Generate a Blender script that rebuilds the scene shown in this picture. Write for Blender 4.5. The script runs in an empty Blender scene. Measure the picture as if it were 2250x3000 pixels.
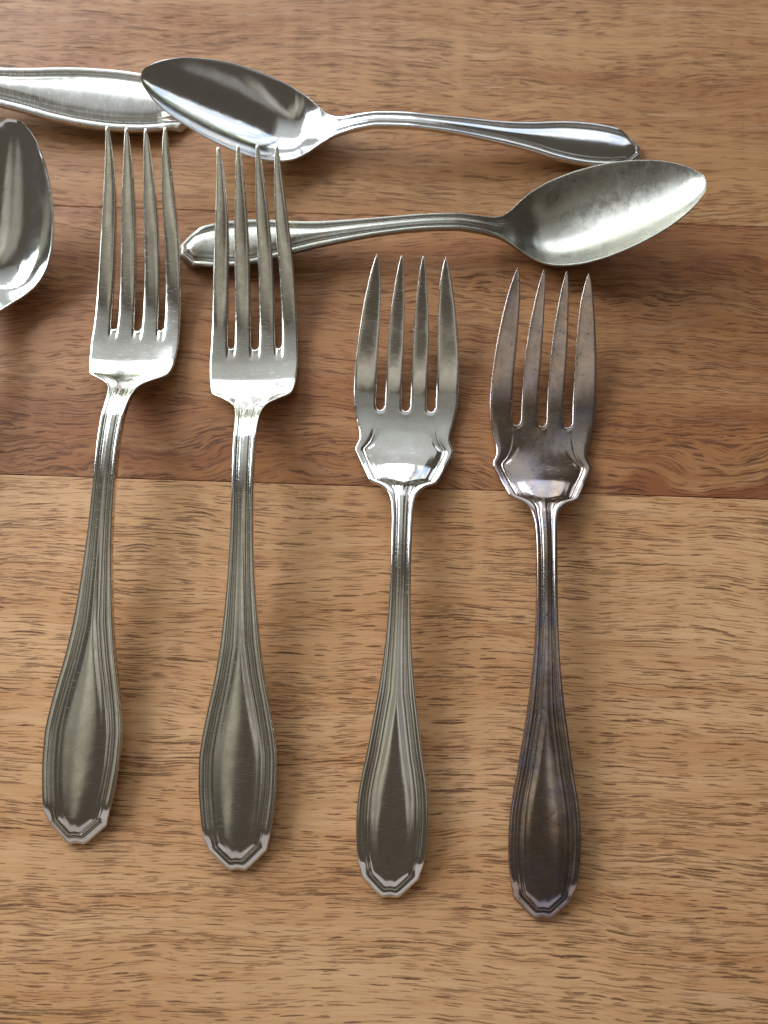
import bpy, math, random
import numpy as np
from mathutils import Vector, Matrix

random.seed(7)
MM = 0.001
R = math.radians
scene = bpy.context.scene

# ------------------------------------------------------------------ camera
TILT = 14.5                      # degrees off straight-down
CAM_H = 194.3                    # mm above the wood
cam_data = bpy.data.cameras.new('camera')
cam = bpy.data.objects.new('camera', cam_data)
scene.collection.objects.link(cam)
cam.location = (0, -CAM_H * math.tan(R(TILT)) * MM, CAM_H * MM)
cam.rotation_euler = (R(TILT), 0, 0)
cam_data.sensor_fit = 'VERTICAL'
cam_data.sensor_height = 36
cam_data.sensor_width = 27
cam_data.lens = 18 / math.tan(R(34.3))
cam_data.clip_start = 0.005
cam_data.clip_end = 50
cam_data.dof.use_dof = True
cam_data.dof.focus_distance = 0.192
cam_data.dof.aperture_fstop = 13
scene.camera = cam
scene.render.resolution_x, scene.render.resolution_y = 768, 1024

# ------------------------------------------------------------------ dim room air light
world = bpy.data.worlds.new('World')
scene.world = world
world.use_nodes = True
bg = world.node_tree.nodes['Background']
bg.inputs['Color'].default_value = (1.0, 0.86, 0.70, 1)
bg.inputs['Strength'].default_value = 0.085

scene.view_settings.view_transform = 'Standard'
scene.view_settings.look = 'None'
scene.view_settings.exposure = 0.0
scene.view_settings.gamma = 1.0
scene.view_settings.use_curve_mapping = False


def area(name, loc, target, sx, sy, radiance, col, build=None):
    """Area lamp whose surface radiance is `radiance` (window pane, lit wall ...)."""
    d = bpy.data.lights.new(name, 'AREA')
    d.shape = 'RECTANGLE'
    d.size, d.size_y = sx, sy
    d.color = col
    d.energy = radiance * math.pi * sx * sy
    o = bpy.data.objects.new(name, d)
    scene.collection.objects.link(o)
    o.location = loc
    v = Vector(target) - Vector(loc)
    o.rotation_euler = v.to_track_quat('-Z', 'Y').to_euler()
    if build:
        d.use_nodes = True
        build(d.node_tree)
    return o


def window_tree(nt):
    """daylight through a window: pale sky with soft cloud"""
    N, L = nt.nodes, nt.links
    em = next(n for n in N if n.type == 'EMISSION')
    geo = N.new('ShaderNodeNewGeometry')
    noi = N.new('ShaderNodeTexNoise'); noi.inputs['Scale'].default_value = 4
    noi.inputs['Detail'].default_value = 4
    L.new(geo.outputs['Parametric'], noi.inputs['Vector'])
    r = N.new('ShaderNodeValToRGB')
    r.color_ramp.elements[0].position = .40; r.color_ramp.elements[0].color = (.50, .70, 1.10, 1)
    r.color_ramp.elements[1].position = .60; r.color_ramp.elements[1].color = (1.22, 1.22, 1.20, 1)
    L.new(noi.outputs['Fac'], r.inputs['Fac'])
    sep = N.new('ShaderNodeSeparateXYZ'); L.new(geo.outputs['Parametric'], sep.inputs[0])
    n2 = N.new('ShaderNodeTexNoise'); n2.inputs['Scale'].default_value = 11; n2.inputs['Detail'].default_value = 5
    L.new(geo.outputs['Parametric'], n2.inputs['Vector'])
    ad = N.new('ShaderNodeMath'); ad.operation = 'MULTIPLY_ADD'; ad.inputs[1].default_value = .9
    L.new(n2.outputs['Fac'], ad.inputs[0]); L.new(sep.outputs[1], ad.inputs[2])
    mr = N.new('ShaderNodeMapRange'); mr.inputs[1].default_value = .52; mr.inputs[2].default_value = .66
    L.new(ad.outputs[0], mr.inputs[0])
    mx = N.new('ShaderNodeMix'); mx.data_type = 'RGBA'
    mx.inputs[6].default_value = (.13, .20, .055, 1)          # garden leaves low in the pane
    L.new(mr.outputs[0], mx.inputs[0]); L.new(r.outputs['Color'], mx.inputs[7])
    L.new(mx.outputs[2], em.inputs['Color'])


def wall_tree(nt):
    """light washing up a wall and over the ceiling: strongest next to the window"""
    N, L = nt.nodes, nt.links
    em = next(n for n in N if n.type == 'EMISSION')
    geo = N.new('ShaderNodeNewGeometry')
    sep = N.new('ShaderNodeSeparateXYZ')
    L.new(geo.outputs['Parametric'], sep.inputs[0])
    r = N.new('ShaderNodeValToRGB')
    e = r.color_ramp.elements
    e[0].position, e[0].color = 0.0, (1.05, 1.06, 1.08, 1)
    e[1].position, e[1].color = 1.0, (.16, .16, .15, 1)
    m = e.new(.55); m.color = (.78, .80, .80, 1)
    L.new(sep.outputs[1], r.inputs['Fac'])
    L.new(r.outputs['Color'], em.inputs['Color'])


def soft_tree(nt):
    """soft glow for an added strip lamp: fades out towards its edges"""
    N, L = nt.nodes, nt.links
    em = next(n for n in N if n.type == 'EMISSION')
    geo = N.new('ShaderNodeNewGeometry')
    sep = N.new('ShaderNodeSeparateXYZ')
    L.new(geo.outputs['Parametric'], sep.inputs[0])
    out = None
    for c in (0, 1):
        a = N.new('ShaderNodeMath'); a.operation = 'SUBTRACT'; a.inputs[1].default_value = .5
        L.new(sep.outputs[c], a.inputs[0])
        b = N.new('ShaderNodeMath'); b.operation = 'ABSOLUTE'; L.new(a.outputs[0], b.inputs[0])
        m = N.new('ShaderNodeMapRange'); m.interpolation_type = 'SMOOTHSTEP'
        m.inputs[1].default_value = .5; m.inputs[2].default_value = .18
        L.new(b.outputs[0], m.inputs[0])
        if out is None: out = m.outputs[0]
        else:
            q = N.new('ShaderNodeMath'); q.operation = 'MULTIPLY'
            L.new(out, q.inputs[0]); L.new(m.outputs[0], q.inputs[1]); out = q.outputs[0]
    L.new(out, em.inputs['Strength'])


# window panes beyond the top and left of the picture, the wall they wash, added overhead strips that streak the silver
for x, y, z, rad in ((-0.75, 0.46, 0.42, 14.5), (-0.66, 1.02, 0.52, 7.0), (-0.10, 1.10, 0.54, 4.4), (0.44, 1.05, 0.52, 1.2)):
    area('window_pane_light', (x, y, z), (x * .2, 0.0, z - .06), 0.50, 0.74 if y > .6 else 0.56, rad * 1.12, (1.0, 0.985, 0.94), window_tree)
area('washed_wall_light', (-0.52, 0.80, 1.32), (-0.52, 0.05, 0.0), 1.75, 1.15, 0.64, (0.90, 0.96, 1.0), wall_tree)
area('rear_window_light', (-0.15, -1.15, 0.48), (0, 0, 0.20), 2.8, 0.8, 0.46, (0.98, 0.94, 1.0))
for x, wd, rad, col in ((-0.84, .40, .22, (1, 1, .86)), (-0.36, .30, .33, (1, .97, .83)), (0.34, .22, .36, (1, .96, .88)), (0.72, .34, .20, (.98, .97, 1))):  # unseen strips with gaps, added for light and dark streaks along the handles
    area('streak_light', (x, -0.2, 1.3), (x * .7, -.1, 0), wd * 1.35, 1.4, rad * 1.0, col, soft_tree)


# ------------------------------------------------------------------ node helpers
class NT:
    def __init__(self, name):
        self.m = bpy.data.materials.new(name)
        self.m.use_nodes = True
        self.t = self.m.node_tree
        self.b = self.t.nodes['Principled BSDF']

    def n(self, typ, **kw):
        nd = self.t.nodes.new('ShaderNode' + typ)
        for k, v in kw.items():
            if k in nd.inputs.keys():
                s = nd.inputs[k]
                if isinstance(v, bpy.types.NodeSocket):
                    self.t.links.new(v, s)
                else:
                    s.default_value = v
            else:
                setattr(nd, k, v)
        return nd

    def math(self, op, a, b=None, clamp=False):
        nd = self.t.nodes.new('ShaderNodeMath'); nd.operation = op; nd.use_clamp = clamp
        for i, v in enumerate((a, b)):
            if v is None: continue
            if isinstance(v, bpy.types.NodeSocket): self.t.links.new(v, nd.inputs[i])
            else: nd.inputs[i].default_value = v
        return nd.outputs[0]

    def mix(self, fac, a, b, blend='MIX'):
        nd = self.t.nodes.new('ShaderNodeMix'); nd.data_type = 'RGBA'; nd.blend_type = blend
        for s, v in ((nd.inputs[0], fac), (nd.inputs[6], a), (nd.inputs[7], b)):
            if isinstance(v, bpy.types.NodeSocket): self.t.links.new(v, s)
            else: s.default_value = v if not isinstance(v, tuple) or len(v) == 4 else (*v, 1)
        return nd.outputs[2]

    def smooth(self, v, lo, hi, a=0.0, b=1.0):
        nd = self.t.nodes.new('ShaderNodeMapRange'); nd.interpolation_type = 'SMOOTHSTEP'
        self.t.links.new(v, nd.inputs[0])
        for i, x in enumerate((lo, hi, a, b)): nd.inputs[i + 1].default_value = x
        return nd.outputs[0]

    def comb(self, x, y, z=0.0):
        nd = self.t.nodes.new('ShaderNodeCombineXYZ')
        for i, v in enumerate((x, y, z)):
            if isinstance(v, bpy.types.NodeSocket): self.t.links.new(v, nd.inputs[i])
            else: nd.inputs[i].default_value = v
        return nd.outputs[0]

    def noise(self, vec, scale, detail=3, rough=.5, dist=0):
        nd = self.n('TexNoise', Vector=vec, Scale=scale, Detail=detail, Roughness=rough, Distortion=dist)
        return nd.outputs['Fac']

    def link(self, a, b): self.t.links.new(a, b)


# ------------------------------------------------------------------ wood
def wood(name, light, dark, red, seed, warp, pore=0.5, redness=.5, porecol=(.036, .014, .007), figure=()):
    t = NT(name)
    tc = t.n('TexCoord')
    sep = t.n('SeparateXYZ', Vector=tc.outputs['Object'])
    x = t.math('MULTIPLY', sep.outputs[0], 1000.0)          # millimetres
    y = t.math('MULTIPLY', sep.outputs[1], 1000.0)
    x = t.math('ADD', x, seed * 137.0); y0 = t.math('ADD', y, seed * 71.0)
    # grain direction wanders
    w1 = t.math('SUBTRACT', t.noise(t.comb(t.math('MULTIPLY', x, .0085), t.math('MULTIPLY', y0, .020), seed), 1, 2), .5)
    w2 = t.math('SUBTRACT', t.noise(t.comb(t.math('MULTIPLY', x, .05), t.math('MULTIPLY', y0, .06), seed + 3), 1, 2), .5)
    yw = t.math('ADD', y0, t.math('ADD', t.math('MULTIPLY', w1, 22 * warp), t.math('MULTIPLY', w2, 3.2 * warp)))

    def co(fx, fy, z=0.0):
        return t.comb(t.math('MULTIPLY', x, fx), t.math('MULTIPLY', yw, fy), seed + z)
    # broad tone bands, red streaks, fine grain
    band = t.noise(co(.010, .075), 1, 3, .55)
    col = t.mix(t.smooth(band, .32, .70), (*light, 1), (*dark, 1))
    rs = t.noise(co(.016, .17, 5), 1, 4, .6)
    col = t.mix(t.math('MULTIPLY', t.smooth(rs, .50, .72), redness), col, (*red, 1))
    fine = t.noise(co(.05, 1.1, 9), 1, 4, .65)
    col = t.mix(t.smooth(fine, .40, .75, 0, .45), col, t.mix(1.0, col, (.66, .58, .50, 1), 'MULTIPLY'))
    longg = t.noise(co(.007, 1.5, 17), 1, 3, .6)
    col = t.mix(t.smooth(longg, .48, .66, 0, .42), col, t.mix(.55, col, (*red, 1)))
    pale = t.noise(co(.03, .35, 13), 1, 3, .6)
    col = t.mix(t.smooth(pale, .56, .78, 0, .42), col, t.mix(.5, col, (.74, .56, .36, 1)))
    # localised darker heartwood figure
    for (fx, fy, rx, ry, st) in figure:
        dx = t.math('DIVIDE', t.math('SUBTRACT', sep.outputs[0], fx * MM), rx * MM)
        dy = t.math('DIVIDE', t.math('SUBTRACT', t.math('ADD', sep.outputs[1], t.math('MULTIPLY', t.math('ADD', w2, w1), .02)), fy * MM), ry * MM)
        rr = t.math('ADD', t.math('MULTIPLY', dx, dx), t.math('MULTIPLY', dy, dy))
        m = t.smooth(rr, 1.25, .55)
        col = t.mix(t.math('MULTIPLY', m, st), col, (*red, 1))
    # open pores: short dark dashes that follow the grain
    pm = None; halo = None
    dens = t.noise(co(.012, .12, 21), 1, 3, .6)
    for k, (fx, fy, rad, cut) in enumerate(((.072, 1.55, .36, .50), (.165, 1.9, .36, .60), (.030, 1.60, .30, .60), (.11, 2.6, .34, .40))):
        wob = t.math('SUBTRACT', t.noise(co(.12, .3, 40 + k), 1, 1), .5)
        vx = t.math('MULTIPLY', x, fx); vy = t.math('ADD', t.math('MULTIPLY', yw, fy), t.math('MULTIPLY', wob, 1.4))
        v = t.n('TexVoronoi', Vector=t.comb(vx, vy, 0.0), Scale=1.0)
        v.voronoi_dimensions = '2D'; v.inputs['Randomness'].default_value = 1
        sc = t.n('SeparateColor', Color=v.outputs['Color'])
        size = t.math('MULTIPLY', t.math('ADD', t.math('MULTIPLY', t.math('MULTIPLY', sc.outputs[1], sc.outputs[1]), .85), .32), rad)
        body = t.smooth(t.math('SUBTRACT', v.outputs['Distance'], size), .035, -.06)
        thr = t.math('ADD', t.math('MULTIPLY', t.math('SUBTRACT', dens, .5), 1.9), pore + .5 - cut)
        on = t.math('GREATER_THAN', thr, sc.outputs[0])
        amt = t.math('MULTIPLY', t.math('MULTIPLY', body, on), t.math('ADD', t.math('MULTIPLY', sc.outputs[2], .62), .36))
        ha = t.math('MULTIPLY', t.smooth(t.math('SUBTRACT', v.outputs['Distance'], size), .34, -.05), on)
        halo = ha if halo is None else t.math('MAXIMUM', halo, ha)
        pm = amt if pm is None else t.math('MAXIMUM', pm, amt)
    for k, (fx, fy, lo) in enumerate(((.030, 1.9, .62), (.08, 2.6, .63))):
        nn = t.noise(co(fx, fy, 90 + 7 * k), 1, 2, .55)
        nn = t.math('ADD', nn, t.math('MULTIPLY', t.math('SUBTRACT', dens, .5), .16))
        ln = t.smooth(nn, lo + .02, lo + .085)
        pm = t.math('MAXIMUM', pm, t.math('MULTIPLY', ln, .62))
        halo = t.math('MAXIMUM', halo, t.smooth(nn, lo - .08, lo + .05))
    brk = t.noise(co(.9, 3.0, 60), 1, 1)
    pm = t.math('MULTIPLY', pm, t.smooth(brk, .30, .50, .65, 1.0))
    pc = t.mix(t.noise(co(.05, .3, 70), 1, 2), (*porecol, 1), (.095, .032, .012, 1))
    col = t.mix(t.math('MULTIPLY', halo, .38), col, t.mix(.5, col, (*red, 1)))
    col = t.mix(t.math('MULTIPLY', pm, .88), col, pc)
    # greyish filled pores / rubbed dull spots
    gy = t.noise(co(.16, .75, 80), 1, 3, .6)
    col = t.mix(t.smooth(gy, .68, .80, 0, .34), col, (.24, .225, .205, 1))
    speck = t.noise(t.comb(x, y0, 4.0), 3.2, 1, .6)
    col = t.mix(t.smooth(speck, .3, .75, 0, .30), col, t.mix(1.0, col, (.70, .66, .62, 1), 'MULTIPLY'))
    t.link(col, t.b.inputs['Base Color'])
    rg = t.math('ADD', t.math('MULTIPLY', pm, .25), t.math('ADD', t.smooth(fine, .3, .8, .38, .50), t.smooth(t.noise(t.comb(t.math('MULTIPLY', x, .02), t.math('MULTIPLY', y0, .03), 2.0), 1, 3, .6), .35, .7, -.06, .12)))
    t.link(rg, t.b.inputs['Roughness'])
    t.b.inputs['Specular IOR Level'].default_value = .22
    hgt = t.math('MULTIPLY', fine, -.5)
    bmp = t.n('Bump', Height=hgt, Strength=.30, Distance=.00035)
    t.link(bmp.outputs[0], t.b.inputs['Normal'])
    return t.m


SEAM_ANG = math.atan2(2.9 - 11.1, 103.1 + 104.1) * .5 + math.atan2(87.8 - 94.4, 228.7) * .5
SEAM_LO, SEAM_UP = 7.0, 91.1
W_LOW = wood('wood_tan', (.680, .402, .197), (.565, .302, .132), (.46, .190, .066), 1.0, .6, .52, .45)
W_MID = wood('wood_reddish', (.485, .245, .104), (.368, .160, .061), (.245, .082, .032), 2.3, 1.6, .56, .60,
             (.060, .022, .012), ((102, -41, 50, 7.5, .9), (-84, -24, 30, 5, .35), (78, 26, 60, 5, .4)))
W_TOP = wood('wood_pale', (.480, .258, .108), (.380, .180, .069), (.30, .108, .038), 3.7, .9, .44, .45)
W_CORE = wood('wood_core', (.10, .06, .03), (.08, .04, .02), (.08, .03, .02), 5.0, .5)


def link(name, me, parent=None, mat=None):
    o = bpy.data.objects.new(name, me)
    scene.collection.objects.link(o)
    if parent: o.parent = parent
    if mat: me.materials.append(mat)
    return o


def bevel_box(name, x0, x1, y0, y1, z0, z1, bv):
    """board with eased top edges"""
    v, f = [], []
    for (a, z) in ((0, z0), (0, z1 - bv), (bv * .3, z1 - bv * .3), (bv, z1)):
        v += [(x0 + a, y0 + a, z), (x1 - a, y0 + a, z), (x1 - a, y1 - a, z), (x0 + a, y1 - a, z)]
    f.append((3, 2, 1, 0))
    for r in range(3):
        for i in range(4):
            j = (i + 1) % 4
            f.append((r * 4 + i, r * 4 + j, r * 4 + 4 + j, r * 4 + 4 + i))
    f.append((12, 13, 14, 15))
    me = bpy.data.meshes.new(name)
    me.from_pydata([tuple(c * MM for c in p) for p in v], [], f)
    return me


TABLE_X = 420.0
table = link('tabletop', bevel_box('tabletop', -TABLE_X, TABLE_X, -330, 345, -26, -8, 1), None, W_CORE)
table['kind'] = 'structure'
table.rotation_euler.z = SEAM_ANG
edges = [-330, -149, SEAM_LO, SEAM_UP, 178, 262, 345]
mats = [W_TOP, W_LOW, W_MID, W_TOP, W_MID, W_LOW]
for i in range(len(edges) - 1):
    a, b = edges[i], edges[i + 1]
    c = (a + b) / 2
    me = bevel_box('plank', -TABLE_X, TABLE_X, a - c + .05, b - c - .05, -8, 0, .22)
    p = link('plank', me, table, mats[i])
    p.location = (0, c * MM, 0)


# ------------------------------------------------------------------ silver
def silver(name, base, tarnish, rough, amount, scale, seed, warm=(.62, .40, .24), stain=.0, irid=0., pits=0., scr=1.0, grad=None):
    t = NT(name)
    tc = t.n('TexCoord')
    sep = t.n('SeparateXYZ', Vector=tc.outputs['Object'])
    mm = t.n('VectorMath', operation='SCALE'); t.link(tc.outputs['Object'], mm.inputs[0]); mm.inputs['Scale'].default_value = 1000
    off = t.n('VectorMath', operation='ADD'); t.link(mm.outputs[0], off.inputs[0]); off.inputs[1].default_value = (seed * 31, seed * 57, seed)
    v = off.outputs[0]
    n1 = t.noise(v, .05 * scale, 5, .6)
    n2 = t.noise(v, .35 * scale, 4, .65, .6)
    tm = t.math('MULTIPLY', t.smooth(t.math('ADD', t.math('MULTIPLY', n1, .65), t.math('MULTIPLY', n2, .35)), .36, .66), amount)
    if grad:                                   # handled end more tarnished than the head
        tm = t.math('MULTIPLY', tm, t.smooth(sep.outputs[1], grad[0] * MM, grad[1] * MM, 1.0, grad[2]))
    col = t.mix(tm, (*base, 1), (*tarnish, 1))
    if stain:
        n3 = t.noise(v, .16, 5, .7, 1.2)
        st = t.smooth(n3, .54, .70, 0, stain)
        col = t.mix(st, col, (*warm, 1))
    if irid:
        n4 = t.noise(v, .085, 3, .55, .8)
        ramp = t.n('ValToRGB', Fac=n4)
        e = ramp.color_ramp.elements
        e[0].position, e[0].color = .34, (.30, .31, .50, 1)
        e[1].position, e[1].color = .66, (.62, .38, .24, 1)
        m = e.new(.48); m.color = (.42, .33, .31, 1)
        m2 = e.new(.56); m2.color = (.36, .29, .24, 1)
        col = t.mix(irid, col, ramp.outputs[0])
    if pits:
        vo = t.n('TexVoronoi', Vector=v, Scale=.95)
        pk = t.math('MULTIPLY', t.smooth(vo.outputs['Distance'], .30, .12), t.smooth(n2, .48, .62))
        col = t.mix(t.math('MULTIPLY', pk, pits), col, (.05, .04, .04, 1))
    # hairline wear scratches in several directions
    hs = None
    for k, (ang, ln) in enumerate(((.5, .16), (1.25, .13), (2.3, .17))):
        mp = t.n('Mapping', Vector=v)
        mp.inputs['Rotation'].default_value[2] = ang
        mp.inputs['Scale'].default_value = (ln * 1.3, 6.5, 1)
        vv = t.n('TexVoronoi', Vector=mp.outputs[0], Scale=1.0); vv.voronoi_dimensions = '2D'
        s2 = t.n('SeparateColor', Color=vv.outputs['Color'])
        ln_ = t.math('MULTIPLY', t.smooth(vv.outputs['Distance'], .20, .08), t.math('GREATER_THAN', s2.outputs[0], .93))
        hs = ln_ if hs is None else t.math('MAXIMUM', hs, ln_)
    t.link(col, t.b.inputs['Base Color'])
    t.b.inputs['Metallic'].default_value = 1.0
    r = t.math('ADD', t.smooth(n2, .25, .75, rough * .8, rough * 1.25), t.math('MULTIPLY', tm, .10))
    r = t.math('ADD', r, t.math('MULTIPLY', hs, .22 * scr), True)
    t.link(r, t.b.inputs['Roughness'])
    fine = t.noise(v, 2.2, 3, .6)
    dent = t.noise(v, .22, 2, .5)
    hgt = t.math('ADD', t.math('MULTIPLY', fine, .10), t.math('MULTIPLY', dent, 1.6))
    b = t.n('Bump', Height=hgt, Strength=.16, Distance=.00012)
    t.link(b.outputs[0], t.b.inputs['Normal'])
    return t.m


# ------------------------------------------------------------------ flatware shapes (all in millimetres)
def sm(x, a, b):
    t = np.clip((x - a) / (b - a), 0, 1)
    return t * t * (3 - 2 * t)


def curve(knots, vals):
    """smooth monotone-ish cubic through knots (Catmull-Rom tangents)"""
    k = np.array(knots, float); v = np.array(vals, float)
    h = np.diff(k); d = np.diff(v) / h
    m = np.zeros(len(k)); m[0], m[-1] = d[0], d[-1]
    for i in range(1, len(k) - 1):
        m[i] = 0 if d[i - 1] * d[i] <= 0 else (h[i - 1] + h[i]) / (h[i - 1] / d[i - 1] * 1 + h[i] / d[i])
        m[i] = 0 if d[i - 1] * d[i] <= 0 else m[i]

    def f(x):
        x = np.clip(np.asarray(x, float), k[0], k[-1])
        i = np.clip(np.searchsorted(k, x, 'right') - 1, 0, len(k) - 2)
        t = (x - k[i]) / h[i]
        return ((2 * t**3 - 3 * t**2 + 1) * v[i] + (t**3 - 2 * t**2 + t) * h[i] * m[i]
                + (-2 * t**3 + 3 * t**2) * v[i + 1] + (t**3 - t**2) * h[i] * m[i + 1])
    return f


DCOL = np.array([0, .10, .32, .75, 1.4, 1.95, 2.18, 2.41, 2.58, 2.81, 3.0, 3.22, 3.46])
DREL = np.array([-.34, -.10, .08, .18, .14, .05, -.40, .04, .04, -.40, .04, -.34, .12])
NPAN = 8
HALF = len(DCOL) + NPAN            # columns from the rim to the middle line, both included
NC = 2 * HALF - 1


class Builder:
    def __init__(self):
        self.v, self.f, self.part = [], [], []

    def row(self, pts):
        i = len(self.v); self.v += [tuple(p) for p in pts]
        return list(range(i, i + len(pts)))

    def quad(self, a, b, c, d, part):
        self.f.append((a, b, c, d)); self.part.append(part)

    def strip(self, r0, r1, part, flip=False):
        for j in range(len(r0) - 1):
            q = (r0[j], r0[j + 1], r1[j + 1], r1[j])
            self.quad(*(q[::-1] if flip else q), part)


def build(spec):
    """One piece of flatware as a closed surface; returns {part: (verts, faces, normals)}."""
    B = Builder()
    w = curve(*spec['w']); zc = curve(*spec['z']); th = curve(*spec['th'])
    sc = spec['tip_scale']
    tip = [np.array(p) * sc for p in ((0, .22), (.6, .14), (1.3, .02), (2.0, .06), (2.8, .50), (4.2, 1.75), (5.7, 3.15), (6.9, 4.3), (7.2, 4.9))]
    s_end = spec['s_root'] if spec['kind'] == 'fork' else spec['s_tip']
    # half outline
    P = []
    for a, b in zip(tip[:-1], tip[1:]):
        n = max(1, int(np.hypot(*(b - a)) / .55))
        P += [a + (b - a) * i / n for i in range(n)]
    s = tip[-1][1]
    if spec['kind'] == 'fork':
        ss = list(np.arange(s, spec['s_cut'], 1.1)) + list(np.arange(spec['s_cut'], s_end - .2, .42)) + [s_end]
    else:
        q = np.linspace(0, 1, 46)
        s1 = spec['s_blend'][1]
        ss = list(np.arange(s, spec['s_blend'][0] - 4, 1.1)) + list(np.arange(spec['s_blend'][0] - 4, s1 - .2, .7)) + list(s1 + (s_end - s1) * np.sin(q * math.pi / 2))
    P += [np.array((float(w(x)), x)) for x in ss]
    P = np.array(P)
    full = np.r_[P[::-1] * (-1, 1), P[1:]]
    SA, SB = full[:-1], full[1:]; SD = SB - SA; SL = (SD**2).sum(1) + 1e-12

    def inset(p, dv, rl, dists):
        tq = np.linspace(0, rl, 90)
        pts = p + tq[:, None] * dv
        rel_ = pts[:, None] - SA
        q = np.clip((rel_ * SD).sum(2) / SL, 0, 1)
        dd = np.sqrt(((rel_ - q[..., None] * SD)**2).sum(2)).min(1)
        dd = np.maximum.accumulate(dd) + tq * 1e-4
        return np.interp(dists, dd, tq)
    ntip = len(P) - len(ss)
    T = np.gradient(P, axis=0); T /= np.linalg.norm(T, axis=1)[:, None] + 1e-9
    Nn = np.c_[-T[:, 1], T[:, 0]]                       # inward normal for the right-hand half (n>0)
    Nn[0] = (0, 1)
    sb0, sb1 = spec['s_blend']
    pan = 11.5 * sc
    top_rows, bot_rows = [], []
    umid = np.linspace(0, 1, NPAN + 1)[1:]
    for i, (n, s_) in enumerate(P):
        Ms = (max(s_, 0)**3 + pan**3)**(1 / 3) if s_ < 40 else s_ + (pan**3) / (3 * s_**2)
        if s_ > sb0 - 12:
            Ms = s_
        elif s_ > 30:
            Ms = s_ + (Ms - s_) * (1 - float(sm(s_, 30, sb0 - 12)))
        dirv = np.array((0 - n, Ms - s_)); rl = np.linalg.norm(dirv) + 1e-9; dirv = dirv / rl
        ww = float(w(max(s_, tip[-1][1])))
        k = min(1.0, ww / (5.4 * spec['thread'])) * spec['thread']
        cosv = max(.55, float(Nn[i] @ dirv))
        d = DCOL * k / cosv
        if s_ < 16:
            d = inset(np.array((n, s_)), dirv, rl, DCOL * k)
        if d[-1] > rl * .8: d = d * (rl * .8 / d[-1])
        tcol = np.r_[d, d[-1] + (rl - d[-1]) * umid] / rl
        rel = np.r_[DREL, DREL[-1] + 0 * umid] * min(1.0, .45 + .55 * k)
        nx = n * (1 - tcol); sy = s_ + (Ms - s_) * tcol
        lat = np.clip(1 - (nx / np.maximum(w(np.maximum(sy, tip[-1][1])), 1e-3))**2, 0, 1)
        wsy = np.maximum(w(np.maximum(sy, tip[-1][1])), 1e-3)
        L0 = np.clip(1 - ((wsy - DCOL[-1] * k) / wsy)**2, 0, .95)
        rel = rel + spec['crown'] * np.minimum(1.0, (wsy / 8.5)**1.1) * np.clip((lat - L0) / (1 - L0), 0, 1) * sm((tcol - tcol[len(DCOL) - 1]) * rl, 0, 2.0)
        tipness = 1.0 if i < ntip else 1 - float(sm(s_, tip[-1][1] - .8, tip[-1][1] + 4.0 * sc))
        dn = np.interp(tcol * rl, d, DCOL * k)
        drop = 1.9 * sc * np.clip(1 - dn / (3.3 * k), 0, 1) * tipness
        fade = 1 - float(sm(s_, sb0, sb0 + spec['fade']))
        keep = np.zeros_like(rel); keep[:8] = spec.get('border', 0) * (1 - float(sm(s_, spec['s_border'][0], spec['s_border'][1]))) if spec.get('border') else 0
        edge = np.zeros_like(rel); edge[0] = -.42; edge[1] = -.12
        rel = rel * np.maximum(fade, keep) + edge * (1 - np.maximum(fade, keep))
        b = float(sm(s_, sb0, sb1))
        # blend the columns into the head layout
        uh = nx / max(n, 1e-6) if n > 1e-6 else 1 - tcol
        if b > 0:
            ut = spec['ucols']
            uh = uh * (1 - b) + ut * b
            nx = uh * n
        z = zc(sy) + rel - drop
        if spec['kind'] == 'fork':
            z = z - float(spec['dish'](s_)) * (1 - np.clip(np.abs(uh), 0, 1)**2)
        if b > 0:
            u2 = np.clip(np.abs(uh), 0, 1)
            if spec['kind'] == 'fork':
                rr = float(sm(s_, spec['s_root'] - spec['rootfade'], spec['s_root'] - .2))
                z = z + (spec['tine_rel_cols'] - edge * (1 - np.maximum(fade, keep))) * rr
            else:
                D = spec['depth'] * (max(n, 0) / spec['wmax'])**1.25 * float(sm(s_, sb0 - 1, sb0 + 17))
                lip = np.clip((1 - u2) / .05, 0, 1)
                z = z - D * (1 - u2**spec['bowl_pow']) * np.minimum(1, lip + 0)
        half = list(zip(nx, sy, z))
        tk = float(th(s_))
        ub = np.clip(np.abs(nx) / max(ww, 1e-6), 0, 1)
        dishb = 0
        if spec['kind'] == 'fork':
            zb = zc(sy) - drop * .75 - tk * (1 - .35 * ub**4) - float(spec['dish'](s_)) * (1 - ub**2)
        else:
            D = spec['depth'] * (max(n, 0) / spec['wmax'])**1.25 * float(sm(s_, sb0 - 1, sb0 + 17)) if b > 0 else 0
            zb = zc(sy) - drop * .75 - D * (1 - ub**spec['bowl_pow']) - tk * (1 - .35 * ub**4)
        zb = np.minimum(zb, z - .25)
        halfb = list(zip(nx, sy, zb))
        if spec['kind'] == 'fork' and s_ > spec['s_root'] - 5:
            so = spec['slot_drop'] * float(sm(s_, spec['s_root'] - 5, spec['s_root'] + .01))**1.5
            half = [(a, c - o, e) for (a, c, e), o in zip(half, so)]
            halfb = [(a, c - o, e) for (a, c, e), o in zip(halfb, so)]
        mir = lambda h: [(-a, c, e) for a, c, e in h] + [(a, c, e) for a, c, e in h[-2::-1]]
        top_rows.append(B.row(mir(half))); bot_rows.append(B.row(mir(halfb)))
    s_cut = spec['s_cut']
    head = 'head' if spec['kind'] == 'fork' else 'bowl'
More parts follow.
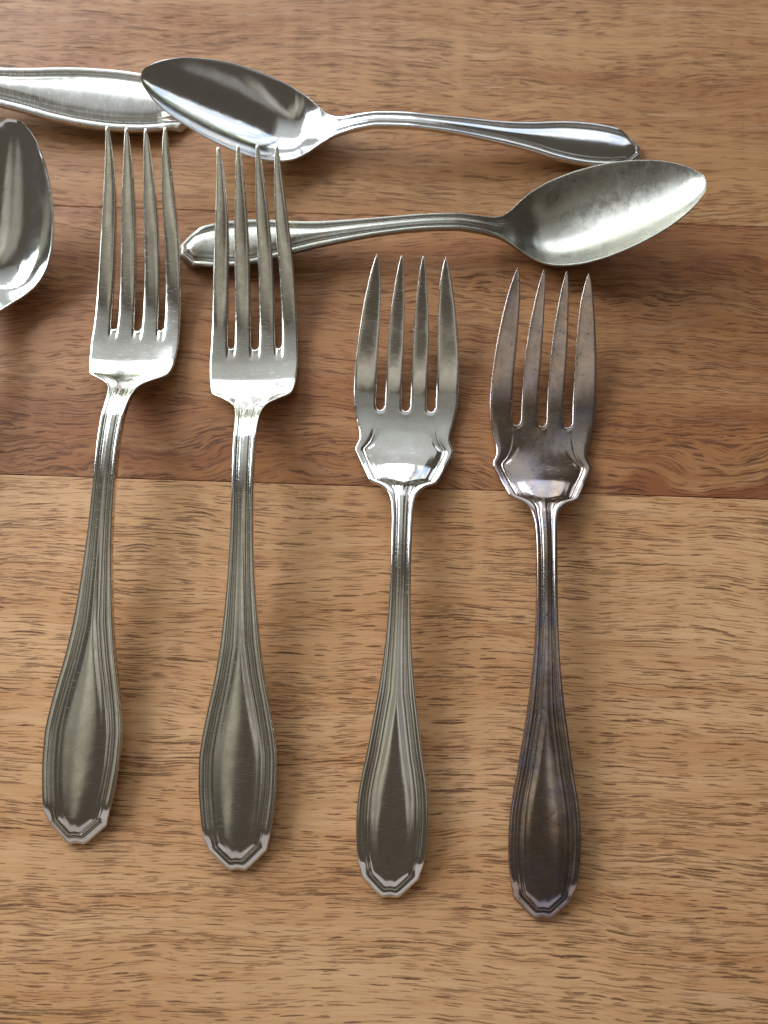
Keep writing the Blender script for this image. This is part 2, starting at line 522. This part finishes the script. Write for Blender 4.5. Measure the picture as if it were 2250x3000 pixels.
    for i in range(len(P) - 1):
        part = 'handle' if i < ntip or P[i][1] < s_cut else head
        B.strip(top_rows[i], top_rows[i + 1], part)
        B.strip(bot_rows[i], bot_rows[i + 1], part, True)
        for j, fl in ((0, False), (-1, True)):
            q = (top_rows[i][j], top_rows[i + 1][j], bot_rows[i + 1][j], bot_rows[i][j])
            B.quad(*(q[::-1] if fl else q), part)
    if spec['kind'] == 'fork':
        for j in range(NC - 1):
            if j % 11 >= 7:
                B.quad(top_rows[-1][j], top_rows[-1][j + 1], bot_rows[-1][j + 1], bot_rows[-1][j], head)
        sr, st = spec['s_root'], spec['s_tip']
        tt = np.linspace(0, 1, 44)**.9
        for ti, (cf, hf) in enumerate(spec['tines']):
            pt, pb = None, None
            xs = TX
            for q in tt:
                s_ = sr + (st - sr) * q
                c, hw = float(cf(s_)), float(hf(s_))
                nx = c + hw * xs
                uu = nx / float(w(sr))
                tk = float(th(s_))
                sharp = min(1, hw / 1.2)
                z = zc(s_) - float(spec['dish'](s_)) * (1 - np.clip(uu, -1, 1)**2) + spec['trel'] * sharp
                zb = zc(s_) - float(spec['dish'](s_)) * (1 - np.clip(uu, -1, 1)**2) - tk * (1 - .3 * np.abs(xs)**3)
                zb = np.minimum(zb, z - .2)
                rt = B.row([(a, s_, e) for a, e in zip(nx, z)]); rb = B.row([(a, s_, e) for a, e in zip(nx, zb)])
                if pt:
                    pn = 'tine%d' % ti
                    B.strip(pt, rt, pn); B.strip(pb, rb, pn, True)
                    B.quad(pt[0], rt[0], rb[0], pb[0], pn); B.quad(pb[-1], rb[-1], rt[-1], pt[-1], pn)
                pt, pb = rt, rb
            B.strip(pt, pb, 'tine%d' % ti)
    V = np.array(B.v)
    # rest the piece on the table: handle end and heel both touch z = 0
    sH = spec['s_heel']
    a = V[:, 1] < 25; bm = np.abs(V[:, 1] - sH) < 16
    for it in range(3):
        ia = np.where(a)[0][np.argmin(V[a, 2])]; ib = np.where(bm)[0][np.argmin(V[bm, 2])]
        slope = (V[ib, 2] - V[ia, 2]) / (V[ib, 1] - V[ia, 1])
        V[:, 2] -= V[ia, 2] + slope * (V[:, 1] - V[ia, 1])
    # area-weighted smooth normals over coincident vertices
    F = np.array(B.f)
    nrm = np.cross(V[F[:, 2]] - V[F[:, 0]], V[F[:, 3]] - V[F[:, 1]])
    key = np.round(V * 400).astype(np.int64)
    _, inv = np.unique(key, axis=0, return_inverse=True); inv = inv.ravel()
    acc = np.zeros((inv.max() + 1, 3))
    for c in range(4):
        np.add.at(acc, inv[F[:, c]], nrm)
    first = np.zeros(inv.max() + 1, int); first[inv] = np.arange(len(inv))
    VN = acc / (np.linalg.norm(acc, axis=1)[:, None] + 1e-12)
    out = {}
    parts = np.array(B.part)
    for p in dict.fromkeys(B.part):
        ids = inv[F[parts == p]]
        uq, loc = np.unique(ids.ravel(), return_inverse=True)
        loc = loc.reshape(ids.shape)
        faces = []
        for q in loc:
            g = [q[0]]
            for x in q[1:]:
                if x != g[-1] and x != g[0]: g.append(x)
            if len(g) > 2: faces.append(tuple(int(x) for x in g))
        me = bpy.data.meshes.new(p)
        me.from_pydata([tuple(c) for c in V[first[uq]] * MM], [], faces)
        me.polygons.foreach_set('use_smooth', [True] * len(me.polygons))
        me.normals_split_custom_set_from_vertices([tuple(c) for c in VN[uq]])
        me.update()
        out[p] = me
    return out


TX = np.array([-1, -.93, -.72, -.28, .28, .72, .93, 1.0])


def fork_cols(spec):
    """column layout across the head just before the tine roots, right half from rim to middle"""
    wr = float(curve(*spec['w'])(spec['s_root']))
    cols, rel, drop = [], [], []
    ctr = [float(cf(spec['s_root'])) for cf, hf in spec['tines']]
    hws = [float(hf(spec['s_root'])) for cf, hf in spec['tines']]
    for ti in range(4):
        cols += list((ctr[ti] + hws[ti] * TX) / wr); rel += list(spec['trel']); drop += [0] * 8
        if ti < 3:
            a = ctr[ti] + hws[ti]; b = ctr[ti + 1] - hws[ti + 1]
            for q, o in ((.17, .98), (.5, 1.3), (.83, .98)):
                cols.append((a + (b - a) * q) / wr); rel.append(spec['trel'][0] * .55); drop.append(o * (b - a) / 2.6)
    c = np.array(cols)
    spec['ucols'] = c[::-1][:HALF].copy()          # rim (+1) -> middle
    spec['ucols'][-1] = 0
    spec['tine_rel_cols'] = np.array(rel)[::-1][:HALF]
    spec['slot_drop'] = np.array(drop)[::-1][:HALF]


# ---- dinner fork
dinner = dict(kind='fork', s_root=135.6, s_tip=186, s_cut=110, s_blend=(108, 130), fade=12, s_heel=130, rootfade=5.0, tip_scale=1.0, thread=.92, crown=.72,
              w=([0, 4.95, 8, 13, 20, 25, 30, 37, 45, 54, 63, 72, 82, 92, 103, 108, 112, 114.5, 116.5, 118.2, 119.6, 120.6, 122.5, 126, 131, 136, 147, 160, 186],
                 [7.0, 7.2, 7.95, 8.75, 9.35, 9.4, 8.9, 7.65, 6.05, 4.75, 3.85, 3.2, 2.85, 2.78, 2.88, 3.0, 3.3, 3.8, 5.0, 7.4, 9.9, 10.9, 11.5, 12.0, 12.3, 12.2, 11.8, 11.1, 8.5]),
              z=([0, 4.2, 8, 20, 50, 80, 96, 104, 110, 114, 118, 122, 126, 131, 137, 145, 160, 173, 186],
                 [4.9, 5.2, 5.5, 6.3, 8.6, 11.9, 12.9, 12.3, 10.2, 8.0, 5.6, 3.7, 2.6, 2.15, 2.4, 3.6, 7.9, 13.2, 19.2]),
              th=([0, 6, 20, 60, 95, 112, 122, 136, 160, 186], [1.4, 1.7, 1.9, 2.5, 3.1, 2.6, 1.9, 2.0, 1.9, .9]))
dinner['dish'] = curve([100, 112, 125, 140, 186], [0, .3, 1.0, .8, .2])
dinner['trel'] = np.array([-.62, -.24, -.05, 0, 0, -.05, -.24, -.62])
_hw = curve([135, 139, 150, 160, 170, 178, 183, 186], [2.36, 2.26, 2.20, 2.10, 1.84, 1.30, .80, .36])
_out = curve([135, 147, 160, 186], [12.2, 11.8, 11.05, 8.35])
_inr = curve([135, 147, 160, 186], [3.42, 3.4, 3.25, 2.66])
_oc = lambda s: _out(s) - _hw(s)
dinner['tines'] = [(lambda s: -_oc(s), _hw), (lambda s: -_inr(s), _hw), (lambda s: _inr(s), _hw), (lambda s: _oc(s), _hw)]
fork_cols(dinner)

# ---- salad fork
salad = dict(kind='fork', s_root=123.5, s_tip=163, s_cut=93, s_blend=(108, 121), fade=9, s_heel=119, rootfade=1.6, tip_scale=.98, thread=.86, crown=.66,
             border=.5, s_border=(112, 121),
             w=([0, 4.85, 8, 12, 17, 22, 27, 33, 41, 49, 57, 65, 73, 82, 89, 93, 95.3, 97, 98.5, 99.6, 100.4, 100.9, 101.2, 101.8, 103, 106, 109, 110.2, 110.9, 111.6, 112.6, 113.6, 114.5, 116, 119, 123, 128, 133, 140, 149, 163],
                [6.8, 7.0, 7.7, 8.3, 8.55, 8.4, 7.8, 6.7, 5.5, 4.35, 3.45, 2.9, 2.65, 2.6, 2.68, 2.85, 3.15, 3.65, 4.6, 5.8, 7.2, 8.6, 9.0, 9.35, 9.9, 11.3, 12.7, 13.2, 13.32, 13.2, 12.75, 12.42, 12.3, 12.5, 13.3, 14.1, 14.5, 14.4, 13.9, 12.7, 9.4]),
             z=([0, 4.2, 8, 20, 50, 74, 84, 91, 97, 102, 107, 113, 119, 126, 133, 145, 155, 163],
                [4.7, 5.0, 5.3, 6.3, 7.9, 8.7, 8.5, 7.7, 6.2, 4.55, 2.85, 1.95, 1.75, 2.1, 3.1, 6.2, 9.4, 12.3]),
             th=([0, 6, 20, 60, 80, 98, 112, 124, 145, 163], [1.3, 1.6, 1.7, 2.2, 2.7, 2.0, 1.5, 1.35, 1.2, .6]))
salad['dish'] = curve([92, 100, 112, 125, 163], [0, .1, .55, .5, .15])
salad['trel'] = np.array([-.24, -.05, 0, 0, 0, 0, -.05, -.24])
_so = curve([123, 128, 133, 140, 149, 156, 160, 163], [14.1, 14.5, 14.4, 13.95, 12.85, 11.55, 10.55, 9.5])
_si = curve([123, 135, 148, 155, 160, 163], [8.25, 8.2, 7.85, 7.95, 8.5, 9.2])
_soc = lambda s: (_so(s) + _si(s)) / 2
_soh = lambda s: (_so(s) - _si(s)) / 2
_ih = curve([123, 127, 140, 148, 154, 159, 163], [2.26, 2.22, 2.25, 2.0, 1.5, .95, .2])
_ic = curve([123, 140, 163], [3.5, 3.45, 3.02])
salad['tines'] = [(lambda s: -_soc(s), _soh), (lambda s: -_ic(s), _ih), (lambda s: _ic(s), _ih), (lambda s: _soc(s), _soh)]
fork_cols(salad)

# ---- teaspoon
tea = dict(kind='spoon', s_tip=146.3, s_cut=93, s_blend=(88, 106), fade=10, s_heel=111, tip_scale=.80, thread=.74, crown=.55, wmax=15.0, depth=6.6, bowl_pow=2.1,
           w=([0, 3.96, 6.5, 11, 16, 21, 26, 34, 42, 50, 60, 70, 80, 87, 91, 94, 97, 100, 104, 108, 112, 116, 120, 124, 128, 132, 136, 140, 143, 145, 145.75, 146.12, 146.3],
              [5.6, 5.75, 6.4, 7.2, 7.5, 7.3, 6.7, 5.1, 4.0, 3.3, 2.7, 2.5, 2.5, 2.65, 3.0, 3.9, 6.0, 8.9, 11.9, 13.7, 14.6, 15.0, 14.9, 14.4, 13.55, 12.3, 10.7, 8.4, 6.0, 3.65, 2.55, 1.5, 0.02]),
           z=([0, 3.5, 7, 20, 40, 60, 72, 80, 86, 92, 97, 103, 110, 118, 126, 136, 146.3],
              [4.1, 4.3, 4.6, 5.4, 7.3, 9.6, 10.3, 9.9, 8.4, 6.2, 5.1, 5.4, 7.0, 9.9, 13.2, 17.0, 20.4]),
           th=([0, 6, 20, 60, 85, 98, 112, 146.3], [1.3, 1.5, 1.6, 2.0, 2.3, 1.6, 1.1, .9]))
_u = np.r_[1, .975, .95, np.linspace(.90, 0, HALF - 3)]
tea['ucols'] = _u

# ---- tablespoon (only its handle reaches into the picture)
SC, SL = 1.40, 1.58
table_sp = dict(tea, tip_scale=1.05, thread=1.0, crown=1.0, wmax=15 * SC, depth=6.6 * SC, s_tip=146.3 * SL, s_cut=93 * SL,
                s_blend=(88 * SL, 106 * SL), fade=14, s_heel=111 * SL,
                w=(list(np.r_[0, 5.2, np.array(tea['w'][0][2:]) * SL]), list(np.r_[7.3, 7.5, np.array(tea['w'][1][2:]) * SC * 1.03])),
                z=(list(np.array(tea['z'][0]) * SL), list(np.array(tea['z'][1]) * 1.25)),
                th=(list(np.array(tea['th'][0]) * SL), list(np.array(tea['th'][1]) * 1.2)))
table_sp['w'][1][-1] = .02

MESH = {'dinner': build(dinner), 'salad': build(salad), 'tea': build(tea), 'table': build(table_sp)}


def place(kind, name, label, cat, group, end, heading, mat, bends=(0, 0, 0, 0), lift=(0, 0, 0, 0)):
    """end = (x, y) of the handle end in mm, heading = compass of handle end -> working end in degrees"""
    root = bpy.data.objects.new(name, None)
    root.empty_display_size = .01
    scene.collection.objects.link(root)
    root.location = (end[0] * MM, end[1] * MM, 0)
    root.rotation_euler = (0, 0, R(heading - 90))
    root['label'] = label; root['category'] = cat; root['group'] = group
    for p, me in MESH[kind].items():
        nm = 'tine' if p.startswith('tine') else p
        m2 = me.copy(); m2.name = nm
        if nm == 'tine':
            i = int(p[4:]); sp = dinner if kind == 'dinner' else salad
            for v in m2.vertices:
                q = max(0, (v.co.y / MM - sp['s_root']) / (sp['s_tip'] - sp['s_root']))
                v.co.x += bends[i] * q**1.6 * MM
                v.co.z += lift[i] * q**2 * MM
        o = bpy.data.objects.new(nm, m2)
        scene.collection.objects.link(o)
        o.parent = root
        m2.materials.clear(); m2.materials.append(mat)
    return root


S_A = silver('silver_dinner', (.78, .76, .69), (.50, .45, .36), .115, .55, 1.0, 1)
S_B = silver('silver_dinner_worn', (.76, .74, .67), (.48, .435, .35), .125, .6, 1.0, 2)
S_C = silver('silver_salad', (.80, .78, .72), (.52, .45, .38), .065, .5, .8, 3)
S_D = silver('silver_tarnished', (.66, .555, .48), (.17, .135, .12), .13, 1.0, 1.0, 4, irid=.42, pits=.7, grad=(60, 115, .35))
S_E = silver('silver_teaspoon', (.82, .82, .80), (.58, .56, .52), .10, .4, .9, 5, scr=.35)
S_F = silver('silver_teaspoon_dull', (.42, .405, .34), (.285, .265, .215), .28, .45, 1.0, 6, stain=.25, pits=.5)
S_G = silver('silver_tablespoon_stained', (.64, .625, .575), (.50, .45, .37), .20, .4, .7, 7, stain=.45)
S_H = silver('silver_bright', (.86, .86, .83), (.66, .65, .60), .09, .3, .8, 8, scr=.25)

place('dinner', 'dinner_fork', 'silver dinner fork with long slim tines, leftmost of the four forks', 'fork',
      'dinner forks', (-73.6, -82.3), 88.33, S_A, (.1, 0, -.1, .15), (.3, 0, -.2, .4))
place('dinner', 'dinner_fork', 'silver dinner fork whose tines lie over a teaspoon handle, second fork from left', 'fork',
      'dinner forks', (-34.8, -88.1), 90.6, S_B, (-.7, -.45, -.5, -.5), (-.6, .1, .2, -.1))
place('salad', 'salad_fork', 'bright silver salad fork with broad flat tines, left of the tarnished one', 'fork',
      'salad forks', (1.3, -94.0), 87.83, S_C, (0, .4, .3, .1), (.2, 0, 0, -.2))
place('salad', 'salad_fork', 'dark tarnished salad fork with purplish sheen, rightmost of the forks', 'fork',
      'salad forks', (36.9, -98.4), 87.07, S_D, (.4, 1.3, 1.5, 1.3), (.6, .1, 0, -.6))
place('tea', 'teaspoon', 'bright teaspoon at the top, its bowl at left covering a larger handle', 'spoon',
      'teaspoons', (78.2, 112.5), 177.0, S_E)
place('tea', 'teaspoon', 'dull yellowed teaspoon with bowl at right, handle end under fork tines', 'spoon',
      'teaspoons', (-59.9, 78.6), 2.65, S_F)
place('tea', 'teaspoon', 'polished spoon cut off by the left edge, only its upturned bowl showing', 'spoon',
      'teaspoons', (-126.4, -31.8), 80.0, S_H).scale = (.96, .96, .96)
place('table', 'tablespoon', 'stained pale silver handle at upper left, its end hidden under a teaspoon bowl', 'spoon',
      'tablespoons', (-57, 127.0), 176.8, S_G)
